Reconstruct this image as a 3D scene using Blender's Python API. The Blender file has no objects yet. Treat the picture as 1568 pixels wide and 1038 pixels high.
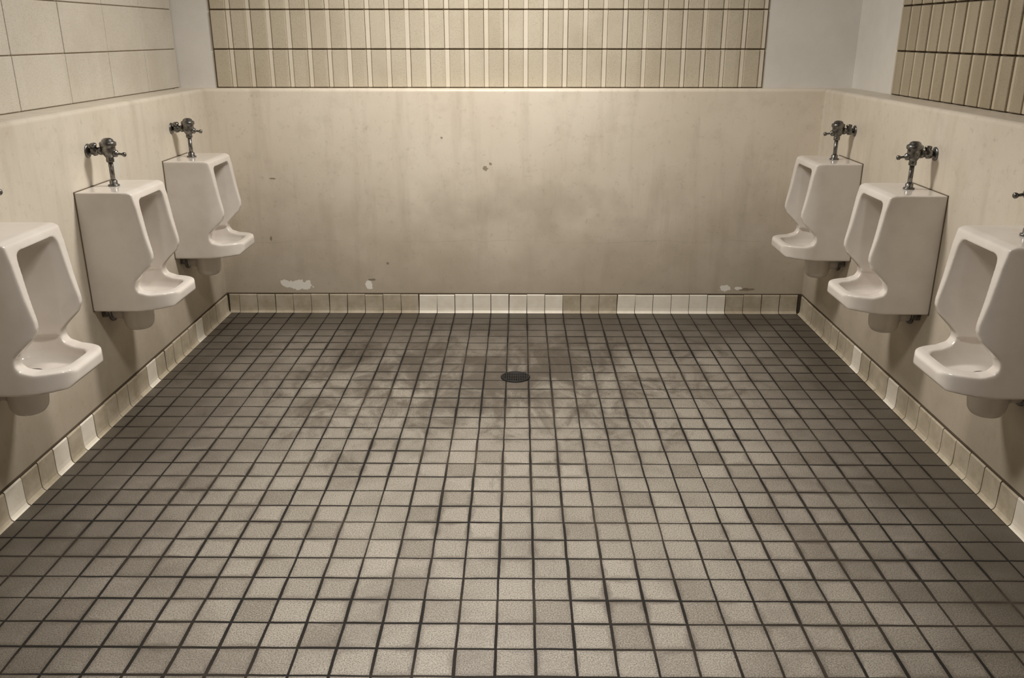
import bpy, bmesh, math, random
from mathutils import Vector, Matrix
random.seed(7)
ZOOM = None
scene = bpy.context.scene
try:
    scene.view_settings.view_transform = 'Standard'
    scene.view_settings.look = 'None'
except Exception:
    pass

# ---------------------------------------------------------------- dimensions
H_CAM = 1.577
XL, XR, YB = -1.757, 1.690, 4.985      # wainscot faces
UXL, UXR, UYB = -1.925, 1.871, 5.085   # upper wall faces
YF = -1.4                              # wall behind the camera
LEDGE = 1.298
CEIL = 2.62
S = 0.108                              # tile module
TX0, TY0 = 0.0466, 2.267               # tile line origin

# ---------------------------------------------------------------- node helpers
class NT:
    def __init__(s, name):
        s.mat = bpy.data.materials.new(name)
        s.mat.use_nodes = True
        s.t = s.mat.node_tree
        s.bsdf = s.t.nodes['Principled BSDF']
    def n(s, typ, **kw):
        nd = s.t.nodes.new(typ)
        for k, v in kw.items():
            setattr(nd, k, v)
        return nd
    def link(s, a, b): s.t.links.new(a, b)
    def put(s, sock, v):
        if isinstance(v, bpy.types.NodeSocket): s.t.links.new(v, sock)
        elif v is not None:
            if isinstance(v, (tuple, list)) and len(v) == 3 and sock.type == 'RGBA': v = (*v, 1)
            sock.default_value = v
    def m(s, op, a, b=None, c=None, clamp=False):
        nd = s.n('ShaderNodeMath', operation=op); nd.use_clamp = clamp
        s.put(nd.inputs[0], a)
        if b is not None: s.put(nd.inputs[1], b)
        if c is not None: s.put(nd.inputs[2], c)
        return nd.outputs[0]
    def pos(s):
        return s.n('ShaderNodeNewGeometry').outputs['Position']
    def sep(s, v):
        nd = s.n('ShaderNodeSeparateXYZ'); s.link(v, nd.inputs[0]); return nd.outputs
    def comb(s, x=0., y=0., z=0.):
        nd = s.n('ShaderNodeCombineXYZ')
        s.put(nd.inputs[0], x); s.put(nd.inputs[1], y); s.put(nd.inputs[2], z)
        return nd.outputs[0]
    def noise(s, vec, scale, detail=4., rough=.55, dist=0.):
        nd = s.n('ShaderNodeTexNoise')
        s.link(vec, nd.inputs['Vector'])
        nd.inputs['Scale'].default_value = scale; nd.inputs['Detail'].default_value = detail
        nd.inputs['Roughness'].default_value = rough; nd.inputs['Distortion'].default_value = dist
        return nd.outputs['Fac']
    def vscale(s, v, sc):
        nd = s.n('ShaderNodeVectorMath', operation='MULTIPLY')
        s.link(v, nd.inputs[0]); nd.inputs[1].default_value = sc
        return nd.outputs[0]
    def white(s, v):
        nd = s.n('ShaderNodeTexWhiteNoise', noise_dimensions='3D'); s.link(v, nd.inputs['Vector'])
        return nd.outputs['Value']
    def mr(s, v, a, b, c, d, smooth=False):
        nd = s.n('ShaderNodeMapRange')
        if smooth: nd.interpolation_type = 'SMOOTHSTEP'
        s.put(nd.inputs[0], v)
        for i, q in enumerate((a, b, c, d)): s.put(nd.inputs[i+1], q)
        return nd.outputs[0]
    def mix(s, f, a, b, mode='MIX'):
        nd = s.n('ShaderNodeMix', data_type='RGBA', blend_type=mode)
        s.put(nd.inputs[0], f); s.put(nd.inputs[6], a); s.put(nd.inputs[7], b)
        return nd.outputs[2]
    def bump(s, h, strength=.3, dist=.01):
        nd = s.n('ShaderNodeBump'); nd.inputs['Strength'].default_value = strength
        nd.inputs['Distance'].default_value = dist
        s.link(h, nd.inputs['Height']); s.link(nd.outputs[0], s.bsdf.inputs['Normal'])
    def fin(s, col=None, rough=None, metal=None, spec=None):
        if col is not None: s.put(s.bsdf.inputs['Base Color'], col)
        if rough is not None: s.put(s.bsdf.inputs['Roughness'], rough)
        if metal is not None: s.put(s.bsdf.inputs['Metallic'], metal)
        if spec is not None: s.put(s.bsdf.inputs['Specular IOR Level'], spec)
        return s.mat

def lin(r, g, b):
    f = lambda c: (c/255/12.92) if c/255 <= .04045 else ((c/255+.055)/1.055)**2.4
    return (f(r), f(g), f(b))

# ---------------------------------------------------------------- materials
def mat_floor():
    t = NT('floor_tile'); P = t.pos()
    wob = t.m('MULTIPLY', t.m('SUBTRACT', t.noise(P, 7., 1.), .5), .0045)
    x, y, z = t.sep(P)
    xx = t.m('DIVIDE', t.m('SUBTRACT', t.m('ADD', x, wob), TX0), S)
    yy = t.m('DIVIDE', t.m('SUBTRACT', t.m('SUBTRACT', y, wob), TY0), S)
    ix0, iy0 = t.m('FLOOR', xx), t.m('FLOOR', yy)
    fx, fy = t.m('FRACT', xx), t.m('FRACT', yy)
    idv = t.comb(ix0, iy0, 3.3)
    r1 = t.white(idv); r2 = t.white(t.comb(iy0, ix0, 9.1)); r3 = t.white(t.comb(iy0, ix0, 21.7))
    fx = t.m('ADD', fx, t.m('MULTIPLY', t.m('SUBTRACT', r1, .5), .018))
    fy = t.m('ADD', fy, t.m('MULTIPLY', t.m('SUBTRACT', r3, .5), .018))
    ex = t.m('MINIMUM', fx, t.m('SUBTRACT', 1., fx))
    ey = t.m('MINIMUM', fy, t.m('SUBTRACT', 1., fy))
    e = t.m('MINIMUM', ex, ey)
    e2 = t.m('ADD', e, t.m('MULTIPLY', t.m('SUBTRACT', t.noise(P, 130., 1.), .5), .012))
    big = t.noise(P, 1.3, 2.)
    gw = t.mr(big, .35, .65, .020, .040)
    grout = t.mr(e2, gw, t.m('ADD', gw, .012), 1., 0., True)
    base = t.mix(r1, lin(142, 135, 124), lin(156, 149, 138))
    base = t.mix(t.mr(r2, .75, 1., 0., .60), base, lin(114, 106, 95))
    # speckle
    sp = t.noise(P, 240., 2., .8)
    base = t.mix(t.mr(sp, .51, .62, 0., .72), base, lin(78, 70, 60))
    base = t.mix(t.mr(sp, .36, .46, .45, 0.), base, lin(198, 191, 180))
    # grime cloud
    g = t.noise(P, 1.9, 5., .65, .5)
    base = t.mix(t.mr(g, .48, .76, 0., .55), base, lin(84, 76, 66))
    # dirt plus painted-in light falloff, both darkening toward the walls
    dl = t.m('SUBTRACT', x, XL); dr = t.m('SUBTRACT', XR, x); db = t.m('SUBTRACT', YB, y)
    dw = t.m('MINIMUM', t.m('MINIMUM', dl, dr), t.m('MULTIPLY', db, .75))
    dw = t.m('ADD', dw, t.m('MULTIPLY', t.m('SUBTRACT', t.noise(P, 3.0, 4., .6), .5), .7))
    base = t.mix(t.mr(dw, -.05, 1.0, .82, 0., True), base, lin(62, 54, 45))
    # grime collecting along joints, uneven
    jn = t.mr(t.noise(P, 2.6, 4., .65), .40, .68, .15, .85)
    jw = t.mr(t.noise(P, 9., 3.), .3, .7, .07, .30)
    jm = t.m('MULTIPLY', t.mr(e, .02, jw, 1., 0., True), jn)
    base = t.mix(jm, base, lin(70, 62, 52))
    # dark smears trailing from the drain toward the back and left
    v = t.n('ShaderNodeVectorMath', operation='SUBTRACT'); t.link(P, v.inputs[0]); v.inputs[1].default_value = (-.16, 3.95, 0)
    vs = t.vscale(v.outputs[0], (.62, 1., 1.))
    vl = t.n('ShaderNodeVectorMath', operation='LENGTH'); t.link(vs, vl.inputs[0])
    dd = t.m('ADD', vl.outputs['Value'], t.m('MULTIPLY', t.m('SUBTRACT', t.noise(t.vscale(P, (1.5, .9, 1.)), 3.4, 6., .74, .6), .5), 3.2))
    base = t.mix(t.mr(dd, .0, .85, .72, 0., True), base, lin(64, 56, 46))
    gcol = t.mix(t.mr(t.noise(P, 2.2, 3.), .46, .70, 0., .5), lin(24, 20, 16), lin(84, 73, 60))
    col = t.mix(grout, base, gcol)
    h = t.m('SUBTRACT', t.m('ADD', t.m('MULTIPLY', sp, .06), t.m('MULTIPLY', r2, .10)), grout)
    t.bump(h, .6, .003)
    return t.fin(col, t.mr(grout, 0., 1., .50, .85), spec=.35)

def patch(t, P, cx, cy, cz, sx, sy, sz, nscale=60., amt=.9):
    sub = t.n('ShaderNodeVectorMath', operation='SUBTRACT'); t.link(P, sub.inputs[0]); sub.inputs[1].default_value = (cx, cy, cz)
    sc = t.vscale(sub.outputs[0], (1/sx, 1/sy, 1/sz))
    ln = t.n('ShaderNodeVectorMath', operation='LENGTH'); t.link(sc, ln.inputs[0])
    d = t.m('ADD', ln.outputs['Value'], t.m('MULTIPLY', t.m('SUBTRACT', t.noise(P, nscale, 3.), .5), amt*2))
    return d

def mat_wain(name, back=False, left=False):
    t = NT(name); P = t.pos(); x, y, z = t.sep(P)
    n1 = t.noise(P, 1.4, 4., .6)
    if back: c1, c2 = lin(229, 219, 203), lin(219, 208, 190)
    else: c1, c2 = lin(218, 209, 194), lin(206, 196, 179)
    base = t.mix(t.mr(n1, .35, .68, 0., 1.), c1, c2)
    Pd = t.vscale(P, (6., 6., .7))
    streak = t.noise(Pd, 1.6, 4., .6)
    base = t.mix(t.mr(streak, .52, .76, 0., .26), base, lin(152, 137, 115))
    fine = t.noise(P, 34., 4., .7)
    base = t.mix(t.mr(fine, .58, .78, 0., .34), base, lin(142, 128, 107))
    mid = t.noise(P, 6., 5., .7)
    base = t.mix(t.mr(mid, .54, .74, 0., .16), base, lin(134, 120, 99))
    low = t.mr(t.m('ADD', z, t.m('MULTIPLY', t.m('SUBTRACT', t.noise(P, 4., 4.), .5), .7)), .0, .95, .60, 0., True)  # lower wall darkening: mostly light falloff painted in, plus some grime
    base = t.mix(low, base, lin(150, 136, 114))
    if back:
        d = patch(t, P, .12, YB, .66, .70, 1., .16, 4.5, 1.3)
        base = t.mix(t.mr(d, .0, 1.2, .24, 0., True), base, lin(130, 116, 96))
        for (cx, cz, sx, sz) in [(-1.32, .168, .095, .030), (-.90, .168, .022, .030), (1.225, .155, .034, .026), (1.31, .15, .03, .015), (-1.40, .180, .035, .022)]:
            d = patch(t, P, cx, YB, cz, sx, 1., sz, 28., 1.0)
            base = t.mix(t.mr(d, .82, .92, 1., 0.), base, lin(244, 239, 229))
        for (cx, cz, sx, sz) in [(-.195, .86, .018, .015), (-.165, .885, .010, .010), (-.78, .30, .009, .009), (-1.46, .45, .007, .015), (-.88, .20, .03, .008), (1.36, .145, .05, .01), (-.44, 1.03, .008, .008), (-1.42, .80, .02, .006)]:
            d = patch(t, P, cx, YB, cz, sx, 1., sz, 90., .8)
            base = t.mix(t.mr(d, .7, .9, .65, 0.), base, lin(104, 88, 67))
        zz = t.m('ADD', z, t.m('MULTIPLY', t.m('SUBTRACT', t.noise(P, 3., 4.), .5), .09))
        ln = t.m('ABSOLUTE', t.m('SUBTRACT', zz, .435))
        lm = t.m('MULTIPLY', t.mr(ln, .001, .0035, 1., 0.), t.mr(t.noise(P, 2.5, 1.), .45, .58, 0., .12))
        base = t.mix(lm, base, lin(110, 94, 72))
    if left:
        for (cy, cz, sy, sz) in [(3.80, 1.05, .03, .07), (3.78, 1.10, .02, .03)]:
            d = patch(t, P, XL, cy, cz, 1., sy, sz, 40., .4)
            base = t.mix(t.mr(d, .8, 1., .5, 0.), base, lin(215, 218, 210))
    hh = t.m('ADD', t.m('MULTIPLY', t.noise(P, 220., 1.), .25), t.noise(P, 9., 2.))
    t.bump(hh, .22, .006)
    return t.fin(base, t.mr(fine, .3, .8, .32, .50), spec=.45)

def mat_plain(name, c1, c2, rough=.5, scale=3., bscale=150., bstr=.15, spec=.4):
    t = NT(name); P = t.pos()
    n = t.noise(P, scale, 4., .6)
    t.bump(t.noise(P, bscale, 2.), bstr, .004)
    return t.fin(t.mix(t.mr(n, .35, .7, 0., 1.), c1, c2), rough, spec=spec)

def mat_block(name, c1, c2, cd, speck=.5, pit=260.):
    t = NT(name); P = t.pos(); x, y, z = t.sep(P)
    idv = t.comb(t.m('FLOOR', t.m('DIVIDE', x, .109)), t.m('FLOOR', t.m('DIVIDE', y, .109)), t.m('FLOOR', t.m('DIVIDE', t.m('SUBTRACT', z, LEDGE), .2065)))
    r = t.white(idv)
    base = t.mix(t.m('MULTIPLY', r, .6), c1, c2)
    sp = t.noise(P, pit, 3., .7)
    base = t.mix(t.mr(sp, .53, .66, 0., speck), base, cd)
    base = t.mix(t.mr(t.noise(P, 3., 4.), .45, .75, 0., .3), base, cd)
    t.bump(sp, .6, .005)
    return t.fin(base, .5, spec=.4)

def mat_porcelain():
    t = NT('vitreous_china'); P = t.pos()
    n = t.noise(P, 7., 4., .55)
    c = t.mix(t.mr(n, .4, .75, 0., .5), lin(221, 214, 206), lin(198, 188, 177))
    return t.fin(c, .12, spec=.55)

def mat_metal():
    t = NT('tarnished_chrome'); P = t.pos()
    n = t.noise(P, 60., 4., .6)
    c = t.mix(t.mr(n, .4, .7, 0., 1.), lin(140, 138, 134), lin(84, 82, 78))
    return t.fin(c, t.mr(n, .3, .7, .22, .42), .92)

def simple(name, c, rough=.6, metal=0.):
    t = NT(name); P = t.pos()
    n = t.noise(P, 30., 3.)
    cc = tuple(v*.7 for v in c)
    return t.fin(t.mix(t.mr(n, .4, .7, 0., .6), c, cc), rough, metal)

M_FLOOR = mat_floor()
M_WB, M_WL, M_WR = mat_wain('wall_paint_back', back=True), mat_wain('wall_paint_left', left=True), mat_wain('wall_paint_right')
M_WHITE = mat_plain('white_plaster', lin(226, 223, 217), lin(214, 210, 203), .42)
M_CEIL = mat_plain('ceiling_paint', lin(150, 145, 136), lin(138, 132, 122), .8)
M_REAR = mat_plain('rear_wall_paint', lin(120, 112, 99), lin(104, 96, 84), .6)
M_BLK = mat_block('split_block', lin(205, 195, 175), lin(192, 181, 159), lin(148, 133, 108))
M_BLKR = mat_block('split_block_shaded', lin(180, 168, 146), lin(164, 151, 128), lin(120, 105, 81))  # right wall copy of the block, its shade painted into the colour
M_CREAM = mat_plain('cream_mortar', lin(222, 213, 196), lin(208, 198, 178), .5)
M_CREAMR = mat_plain('cream_mortar_shaded', lin(202, 191, 170), lin(184, 171, 148), .5)  # mortar copy darkened to paint in the right wall's shade
M_DARKJ = simple('dark_joint', lin(120, 104, 82), .9)
M_DARKJR = simple('dark_joint_shaded', lin(76, 63, 46), .9)  # joint copy darkened the same way for the shaded right wall
M_CMU = mat_block('painted_cmu', lin(214, 207, 194), lin(207, 199, 184), lin(164, 152, 131), .50, 210.)
M_CMUJ = simple('cmu_joint', lin(166, 153, 131), .8)
M_BT = mat_plain('cove_tile_cream', lin(194, 183, 163), lin(168, 156, 134), .35, 14., 90.)
M_BTW = mat_plain('cove_tile_white', lin(240, 233, 219), lin(228, 220, 203), .3, 14., 90.)
M_BG = simple('cove_grout', lin(80, 68, 53), .9)
M_CHINA = mat_porcelain()
M_METAL = mat_metal()
M_BLACK = simple('drain_black', lin(14, 12, 11), .7, .1)
M_IRON = simple('drain_iron', lin(44, 40, 36), .55, .4)
M_SHADOW = simple('painted_shadow', lin(112, 98, 79), .8)  # dark colour for the shadow line painted behind each urinal

# ---------------------------------------------------------------- mesh helpers
def obj_from_bm(name, bm, mats, smooth=False):
    me = bpy.data.meshes.new(name); bm.to_mesh(me); bm.free()
    for m in (mats if isinstance(mats, (list, tuple)) else [mats]): me.materials.append(m)
    if smooth:
        for p in me.polygons: p.use_smooth = True
    o = bpy.data.objects.new(name, me); scene.collection.objects.link(o)
    return o

def add_box(bm, x0, x1, y0, y1, z0, z1, mi=0, bev=0., seg=2):
    b2 = bmesh.new()
    vs = [b2.verts.new((x, y, z)) for x in (x0, x1) for y in (y0, y1) for z in (z0, z1)]
    for f in [(0,1,3,2),(4,6,7,5),(0,4,5,1),(2,3,7,6),(0,2,6,4),(1,5,7,3)]:
        b2.faces.new([vs[i] for i in f])
    bmesh.ops.recalc_face_normals(b2, faces=b2.faces)
    if bev > 0: bmesh.ops.bevel(b2, geom=b2.edges[:], offset=bev, segments=seg, profile=.5, affect='EDGES')
    for f in b2.faces: f.material_index = mi
    me = bpy.data.meshes.new('t'); b2.to_mesh(me); b2.free(); bm.from_mesh(me); bpy.data.meshes.remove(me)

def add_prism(bm, pts, axis, lo, hi, mi=0):
    def mk(p, h):
        return {'y': (p[0], h, p[1]), 'z': (p[0], p[1], h), 'x': (h, p[0], p[1])}[axis]
    a = [bm.verts.new(mk(p, lo)) for p in pts]; b = [bm.verts.new(mk(p, hi)) for p in pts]
    n = len(pts); fs = [bm.faces.new(a[::-1]), bm.faces.new(b)]
    for i in range(n): fs.append(bm.faces.new((a[i], a[(i+1) % n], b[(i+1) % n], b[i])))
    for f in fs: f.material_index = mi
    return fs

def add_lathe(bm, prof, M=Matrix(), seg=28, mi=0):
    rings = []
    for r, h in prof:
        rings.append([bm.verts.new(M @ Vector((max(r, 1e-4)*math.cos(2*math.pi*i/seg), max(r, 1e-4)*math.sin(2*math.pi*i/seg), h))) for i in range(seg)])
    fs = []
    for a, b in zip(rings, rings[1:]):
        for i in range(seg):
            fs.append(bm.faces.new((a[i], a[(i+1) % seg], b[(i+1) % seg], b[i])))
    fs.append(bm.faces.new(rings[0][::-1])); fs.append(bm.faces.new(rings[-1]))
    for f in fs: f.material_index = mi; f.smooth = True
    return fs

def loft(bm, rings):
    R = [[bm.verts.new(p) for p in r] for r in rings]; n = len(R[0])
    for a, b in zip(R, R[1:]):
        for i in range(n): bm.faces.new((a[i], a[(i+1) % n], b[(i+1) % n], b[i]))
    bm.faces.new(R[0][::-1]); bm.faces.new(R[-1])

def roundpoly(pts, rad, seg=5):
    out = []; n = len(pts)
    for i in range(n):
        p0, p1, p2 = Vector(pts[i-1]), Vector(pts[i]), Vector(pts[(i+1) % n])
        r = rad[i] if isinstance(rad, (list, tuple)) else rad
        if r <= 0: out.append(tuple(p1)); continue
        a = (p0-p1); b = (p2-p1); d = min(r, a.length*.48, b.length*.48)
        A = p1+a.normalized()*d; B = p1+b.normalized()*d
        for k in range(seg+1):
            t = k/seg
            q = A*(1-t)**2 + p1*2*t*(1-t) + B*t*t
            out.append(tuple(q))
    return out

# ---------------------------------------------------------------- room shell
bm = bmesh.new(); add_box(bm, UXL-.15, UXR+.15, YF-.15, UYB+.15, -.10, 0.)
obj_from_bm('floor', bm, M_FLOOR)
bm = bmesh.new(); add_box(bm, UXL-.15, UXR+.15, YF-.15, UYB+.15, CEIL, CEIL+.1)
obj_from_bm('ceiling', bm, M_CEIL)
bm = bmesh.new(); add_box(bm, UXL-.15, UXR+.15, YF-.15, YF, 0, CEIL)
obj_from_bm('wall_front', bm, M_REAR)

def wain(bm, kind, mi):
    r = .018
    def arc(face, sgn):
        return [(face - sgn*r + sgn*r*math.sin(a), LEDGE - r + r*math.cos(a)) for a in [math.pi/2*k/5 for k in range(6)]]
    b2 = bmesh.new()
    if kind == 'left':
        add_prism(b2, [(UXL-.008, 0), (UXL-.008, LEDGE-.001)] + arc(XL, 1) + [(XL, 0)], 'y', YF, YB, mi)
    elif kind == 'right':
        add_prism(b2, [(UXR, 0), (UXR, LEDGE-.001)] + arc(XR, -1) + [(XR, 0)], 'y', YF, YB, mi)
    else:
        add_prism(b2, [(UYB, 0), (UYB, LEDGE-.001)] + arc(YB, -1) + [(YB, 0)], 'x', UXL, UXR, mi)
    bmesh.ops.recalc_face_normals(b2, faces=b2.faces)
    me = bpy.data.meshes.new('t'); b2.to_mesh(me); b2.free(); bm.from_mesh(me); bpy.data.meshes.remove(me)

BX0, BX1 = -1.706, 1.357
NB = 28; BW = (BX1-BX0)/NB; ROW = .2065
def block_field(bm, u0, n, w, z0, rows, place):
    place(u0-.006, u0+n*w+.006, 0, .004, z0-.001, z0+rows*ROW, 2, 0)
    for r in range(rows):
        za, zb = z0+r*ROW+.0035, z0+(r+1)*ROW-.0035
        for i in range(n):
            a = u0+i*w; j = random.uniform(-.0015, .0015); dd = random.uniform(-.0015, .0015)
            place(a+.003+j, a+w*.78+j, .002, .018+dd, za, zb, 0, .004)
            place(a+w*.78+.0005, a+w+.0015, .002, .012+dd, za, zb, 1, .003)
rows = int((CEIL-LEDGE)/ROW)
bm = bmesh.new()
add_box(bm, UXL-.15, UXR+.15, UYB, UYB+.15, 0, CEIL, 3)
wain(bm, 'back', 4)
block_field(bm, BX0, NB, BW, LEDGE, rows, lambda a, b, d0, d1, za, zb, mi, bv: add_box(bm, a, b, UYB-d1, UYB-d0, za, zb, mi, bv))
obj_from_bm('wall_back', bm, [M_BLK, M_CREAM, M_DARKJ, M_WHITE, M_WB])
bm = bmesh.new()
add_box(bm, UXR, UXR+.15, YF, UYB, 0, CEIL, 3)
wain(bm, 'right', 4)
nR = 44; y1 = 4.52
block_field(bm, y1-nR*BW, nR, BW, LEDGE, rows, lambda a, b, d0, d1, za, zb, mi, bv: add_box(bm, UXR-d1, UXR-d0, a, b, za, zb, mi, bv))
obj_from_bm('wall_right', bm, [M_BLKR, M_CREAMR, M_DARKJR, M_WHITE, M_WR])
bm = bmesh.new()
add_box(bm, UXL-.15, UXL-.008, YF, UYB, 0, CEIL, 1)
wain(bm, 'left', 2)
edges = [UYB-.005, 4.66, 4.25, 3.84, 3.43]
while edges[-1] > YF+.41: edges.append(edges[-1]-.41)
edges.append(YF)
for r in range(rows+1):
    za, zb = LEDGE+r*ROW+.002, min(LEDGE+(r+1)*ROW-.002, CEIL-.001)
    if zb-za < .02: continue
    for a, b in zip(edges, edges[1:]):
        add_box(bm, UXL-.012, UXL+random.uniform(-.001, .001), b+.002, a-.002, za, zb, 0, .0035)
obj_from_bm('wall_left', bm, [M_CMU, M_CMUJ, M_WL])

# ---------------------------------------------------------------- cove base tiles
def cove_tile(bm, u0, u1, axis, face, sgn, mi, h=.113):
    j = random.uniform(-.0015, .0015); hh = h+random.uniform(-.002, .001)
    prof = [(0, 0), (.024, 0), (.017, .004), (.0125+j, .013), (.011+j, .03), (.011+j, hh-.006), (.008+j, hh-.001), (.004, hh), (0, hh)]
    g = random.uniform(.0012, .0028)
    pts = [(face+sgn*p, z) for p, z in prof]
    b2 = bmesh.new()
    add_prism(b2, pts, axis, u0+g, u1-g, mi)
    bmesh.ops.recalc_face_normals(b2, faces=b2.faces)
    if random.random() < .35:
        k = random.uniform(-.004, .004)
        for v in b2.verts:
            if axis == 'x': v.co.x += k*(v.co.z/h)
            else: v.co.y += k*(v.co.z/h)
    me = bpy.data.meshes.new('t'); b2.to_mesh(me); b2.free(); bm.from_mesh(me); bpy.data.meshes.remove(me)

bm = bmesh.new()
add_prism(bm, [(YB, 0), (YB-.006, 0), (YB-.006, .117), (YB, .1185)], 'x', XL, XR, 2)
k0 = int(math.floor((XL+.02-TX0)/S))
for k in range(k0, 17):
    a, b = TX0+k*S, TX0+(k+1)*S
    a, b = max(a, XL+.013), min(b, XR-.013)
    if b-a < .015: continue
    white = (-6 <= k <= 1) or (5 <= k <= 11)
    cove_tile(bm, a, b, 'x', YB, -1, 1 if white and random.random() < .93 else 0)
bmesh.ops.recalc_face_normals(bm, faces=bm.faces)
obj_from_bm('baseboard_back', bm, [M_BT, M_BTW, M_BG])
for nm, face, sg in (('baseboard_left', XL, 1), ('baseboard_right', XR, -1)):
    bm = bmesh.new()
    add_prism(bm, [(face, 0), (face+sg*.006, 0), (face+sg*.006, .117), (face, .1185)], 'y', YF, YB-.007, 2)
    k = 0
    while True:
        b = YB-.025-k*S; a = max(b-S, YF)
        if b-a < .02: break
        cove_tile(bm, a, b, 'y', face, sg, 1 if random.random() < .05 else 0); k += 1
    bmesh.ops.recalc_face_normals(bm, faces=bm.faces)
    obj_from_bm(nm, bm, [M_BT, M_BTW, M_BG])

# ---------------------------------------------------------------- floor drain
bm = bmesh.new()
DR = .068
add_lathe(bm, [(DR, 0.0002), (DR+.004, .002), (DR, .0045), (DR-.008, .0045), (DR-.009, .0015), (.0, .0015)], seg=48, mi=0)
for i in range(-5, 6):
    w = math.sqrt(max(0, (DR-.008)**2-(i*.011)**2))
    add_box(bm, i*.011-.0022, i*.011+.0022, -w, w, .0015, .004, 1)
for i in (-2, 0, 2):
    w = math.sqrt(max(0, (DR-.008)**2-(i*.016)**2))
    add_box(bm, -w, w, i*.016-.002, i*.016+.002, .0015, .0042, 1)
bmesh.ops.recalc_face_normals(bm, faces=bm.faces)
o = obj_from_bm('floor_drain', bm, [M_BLACK, M_IRON]); o.location = (-.017, 3.93, 0)

# ---------------------------------------------------------------- urinal (x = out of the wall, y = along, z up)
def tmp(name, build):
    bm = bmesh.new(); build(bm); bmesh.ops.recalc_face_normals(bm, faces=bm.faces)
    me = bpy.data.meshes.new(name); bm.to_mesh(me); bm.free()
    o = bpy.data.objects.new(name, me); scene.collection.objects.link(o); return o

side = [(0, .992), (.205, .992), (.226, .983), (.237, .93), (.253, .82), (.268, .742), (.268, .720), (.252, .688), (.214, .652), (.190, .626),
        (.186, .602), (.200, .582), (.235, .572), (.305, .573), (.326, .571), (.337, .560), (.336, .526), (.318, .510), (.20, .500), (.185, .499), (0, .499)]
plan = roundpoly([(0, -.168), (.240, -.168), (.339, -.116), (.339, .116), (.240, .168), (0, .168)],
                 [0, .055, .055, .055, .055, 0], 8)
body = tmp('u_body', lambda b: add_prism(b, side, 'y', -.2, .2))
pl = tmp('u_plan', lambda b: add_prism(b, plan, 'z', .4, 1.1))
def cutA(b):
    rings = []
    for x, w, zt, zb in [(.030, .036, .910, .57), (.036, .060, .926, .56), (.052, .084, .938, .56), (.085, .100, .946, .56), (.16, .108, .952, .576), (.205, .113, .955, .576), (.27, .130, .960, .576), (.5, .16, .968, .576)]:
        r = roundpoly([(-w, zb), (w, zb), (w, zt), (-w, zt)], [.004, .004, .036, .036], 8)
        rings.append([(x, p[0], p[1]) for p in r])
    loft(b, rings)
def cutB(b):
    rings = []
    for z, x0, x1, w, wt in [(.517, .10, .20, .05, .035), (.520, .075, .245, .082, .052), (.532, .052, .276, .103, .066), (.552, .044, .294, .112, .076), (.61, .044, .312, .122, .086)]:
        r = roundpoly([(x0, -w*.7), (x0+.05, -w), (.20 if x1 > .21 else .16, -w), (x1, -wt), (x1, wt), (.20 if x1 > .21 else .16, w), (x0+.05, w), (x0, w*.7)], .042, 6)
        rings.append([(p[0], p[1], z) for p in r])
    loft(b, rings)
cA = tmp('u_cutA', cutA); cB = tmp('u_cutB', cutB)
def boolean(o, c, op):
    m = o.modifiers.new('b', 'BOOLEAN'); m.operation = op; m.object = c; m.solver = 'EXACT'
boolean(body, pl, 'INTERSECT'); boolean(body, cA, 'DIFFERENCE'); boolean(body, cB, 'DIFFERENCE')
def bake(o, name):
    dg = bpy.context.evaluated_depsgraph_get(); dg.update()
    return bpy.data.meshes.new_from_object(o.evaluated_get(dg))
m1 = bake(body, 'x')
bm = bmesh.new(); bm.from_mesh(m1)
add_lathe(bm, [(.0, .372), (.026, .373), (.048, .380), (.060, .398), (.064, .43), (.066, .512)], Matrix.Translation((.108, 0, 0)))
add_lathe(bm, [(.0, 0.), (.034, .0005), (.036, .03), (.034, .11)], Matrix.Translation((0.0, 0, .455)) @ Matrix.Rotation(math.pi/2, 4, 'Y'))
comb = bpy.data.meshes.new('u_comb'); bm.to_mesh(comb); bm.free()
ro = bpy.data.objects.new('u_comb', comb); scene.collection.objects.link(ro)
md = ro.modifiers.new('r', 'REMESH'); md.mode = 'VOXEL'; md.voxel_size = .003; md.use_smooth_shade = True
sm = ro.modifiers.new('s', 'SMOOTH'); sm.factor = .5; sm.iterations = 30
china = bake(ro, 'china'); china.name = 'urinal_china'
china.materials.clear(); china.materials.append(M_CHINA)
for p in china.polygons: p.use_smooth = True
for o in (body, pl, cA, cB, ro): bpy.data.objects.remove(o)

bm = bmesh.new()
add_lathe(bm, [(.0, .5175), (.026, .5175), (.030, .522), (.024, .5245), (0, .5245)], Matrix.Translation((.14, 0, 0)), 24, 0)
strainer = bpy.data.meshes.new('strainer'); bm.to_mesh(strainer); bm.free(); strainer.materials.append(M_METAL)
bm = bmesh.new()
for sy in (-1, 1):
    add_lathe(bm, [(0, 0), (.009, .0), (.009, .012), (.005, .014), (.005, .034), (0, .034)], Matrix.Translation((.0, sy*.09, .478)) @ Matrix.Rotation(math.pi/2, 4, 'Y'), 12)
    add_box(bm, .001, .022, sy*.09-.012, sy*.09+.012, .455, .497, 0, .002)
add_lathe(bm, [(0, .0005), (.046, .0005), (.046, .005), (.036, .009), (0, .009)], Matrix.Translation((0, 0, .455)) @ Matrix.Rotation(math.pi/2, 4, 'Y'), 28)
fit = bpy.data.meshes.new('bracket'); bm.to_mesh(fit); bm.free(); fit.materials.append(M_METAL)
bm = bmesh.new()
add_box(bm, .0003, .003, -.1695, .1695, .498, .9935, 0)  # thin dark strip standing in for the shadow where urinal meets wall
shadow_strip = bpy.data.meshes.new('shadow_strip'); bm.to_mesh(shadow_strip); bm.free(); shadow_strip.materials.append(M_SHADOW)

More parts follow.
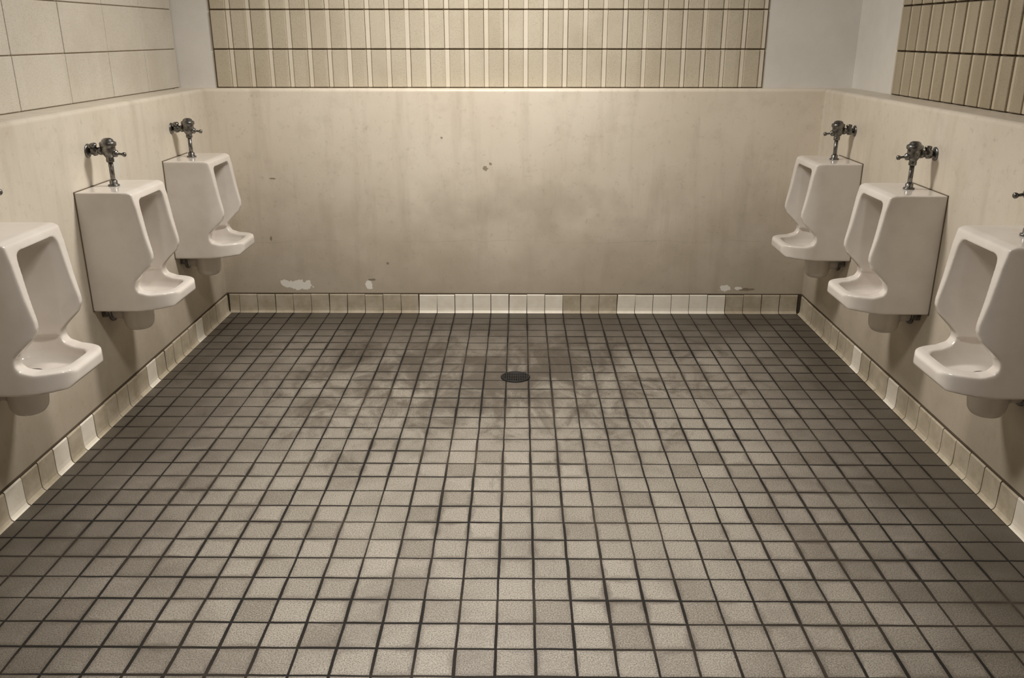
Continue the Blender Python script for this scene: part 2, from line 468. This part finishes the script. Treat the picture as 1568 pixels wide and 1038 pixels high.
def valve_mesh():
    bm = bmesh.new(); RX = Matrix.Rotation(math.pi/2, 4, 'Y'); p = .086
    T = Matrix.Translation; zc = 1.134
    add_lathe(bm, [(0, .0005), (.028, .0005), (.028, .003), (.023, .006), (.014, .008), (0, .008)], T((0, 0, zc)) @ RX)
    add_lathe(bm, [(0, .008), (.0105, .008), (.0105, p), (0, p)], T((0, 0, zc)) @ RX)
    add_lathe(bm, [(0, .016), (.0155, .016), (.017, .019), (.017, .036), (.014, .039), (.014, .048), (.0175, .050), (.0175, .060), (0, .060)], T((0, 0, zc)) @ RX, 10)
    add_lathe(bm, [(0, -.020), (.010, -.020), (.012, -.015), (.012, .018), (.0145, .020), (.0145, .027), (.008, .030), (0, .030)], T((.028, 0, zc+.002)) @ Matrix.Rotation(.35, 4, 'X'), 20)
    add_lathe(bm, [(0, 1.088), (.0135, 1.088), (.0155, 1.091), (.0155, 1.103), (.014, 1.105), (.019, 1.112), (.0245, 1.121), (.0265, 1.130), (.027, 1.142),
                   (.027, 1.152), (.0315, 1.154), (.0325, 1.157), (.0325, 1.166), (.0305, 1.169), (.024, 1.172), (.021, 1.179), (.013, 1.184), (.007, 1.185), (0, 1.1855)], T((p, 0, 0)), 32)
    add_lathe(bm, [(0, .994), (.0095, .994), (.0095, 1.09), (0, 1.09)], T((p, 0, 0)), 20)
    add_lathe(bm, [(0, .9935), (.025, .9935), (.025, .997), (.018, .999), (.017, 1.001), (.017, 1.013), (.012, 1.017), (0, 1.017)], T((p, 0, 0)), 6)
    Hm = T((p+.018, .0, 1.124)) @ Matrix.Rotation(.12, 4, 'Y') @ RX
    add_lathe(bm, [(0, 0), (.0145, 0), (.015, .010), (.0135, .014), (.008, .017), (.005, .020), (.0045, .034), (.0075, .037), (.0095, .041), (.0095, .047), (.006, .050), (0, .0505)], Hm, 20)
    bmesh.ops.recalc_face_normals(bm, faces=bm.faces)
    me = bpy.data.meshes.new('flush_valve'); bm.to_mesh(me); bm.free(); me.materials.append(M_METAL); return me
VALVE = valve_mesh()

def child(name, me, par):
    o = bpy.data.objects.new(name, me); scene.collection.objects.link(o); o.parent = par; return o
def place(x, y, rot, dz):
    e = bpy.data.objects.new('urinal', None); scene.collection.objects.link(e)
    e.location = (x, y, dz); e.rotation_euler = (0, 0, rot); e.empty_display_size = .2
    child('bowl', china, e); child('strainer', strainer, e); child('bracket', fit, e); child('wall_shadow_strip', shadow_strip, e)
    v = bpy.data.objects.new('flush_valve', VALVE); scene.collection.objects.link(v)
    v.location = (x, y, dz); v.rotation_euler = (0, 0, rot)
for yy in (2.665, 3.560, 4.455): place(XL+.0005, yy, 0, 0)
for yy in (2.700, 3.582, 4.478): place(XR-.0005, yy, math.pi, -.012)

# ---------------------------------------------------------------- ceiling fixtures
M_HOUS = simple('fixture_enamel', lin(210, 208, 200), .4)
t = NT('fixture_diffuser'); t.fin((.9, .88, .82), .5)
t.bsdf.inputs['Emission Color'].default_value = (1, .95, .88, 1); t.bsdf.inputs['Emission Strength'].default_value = 2.
M_DIFF = t.mat
def fixture(x, y, lx, ly, watts, spread=180):
    e = bpy.data.objects.new('ceiling_light', None); scene.collection.objects.link(e); e.location = (x, y, CEIL)
    bm = bmesh.new(); add_box(bm, -lx/2-.02, lx/2+.02, -ly/2-.02, ly/2+.02, -.06, -.001, 0, .004)
    h = obj_from_bm('housing', bm, M_HOUS); h.parent = e
    bm = bmesh.new(); add_box(bm, -lx/2, lx/2, -ly/2, ly/2, -.075, -.0605, 0, .006)
    d = obj_from_bm('diffuser', bm, M_DIFF); d.parent = e
    L = bpy.data.lights.new('tube_light', 'AREA'); L.shape = 'RECTANGLE'; L.size = lx; L.size_y = ly; L.energy = watts
    L.color = (1, .955, .895); L.spread = math.radians(spread)
    lo = bpy.data.objects.new('tube_light', L); scene.collection.objects.link(lo); lo.parent = e; lo.location = (0, 0, -.08)
fixture(-.2, 3.80, .8, .3, 55)
fixture(-.15, 2.1, .6, .3, 25, 120)

w = bpy.data.worlds.new('world'); scene.world = w; w.use_nodes = True
w.node_tree.nodes['Background'].inputs[0].default_value = (.5, .48, .44, 1); w.node_tree.nodes['Background'].inputs[1].default_value = .1

# ---------------------------------------------------------------- camera
cam = bpy.data.cameras.new('camera'); cam.sensor_width = 36; cam.lens = 1325/1568*36
if ZOOM:
    cam.lens *= ZOOM[2]; cam.shift_x = (ZOOM[0]-784)/1568*ZOOM[2]; cam.shift_y = (519-ZOOM[1])/1568*ZOOM[2]
co = bpy.data.objects.new('camera', cam); scene.collection.objects.link(co)
co.location = (0, 0, H_CAM); co.rotation_euler = (math.radians(90-19.34), 0, math.radians(.49))
scene.camera = co
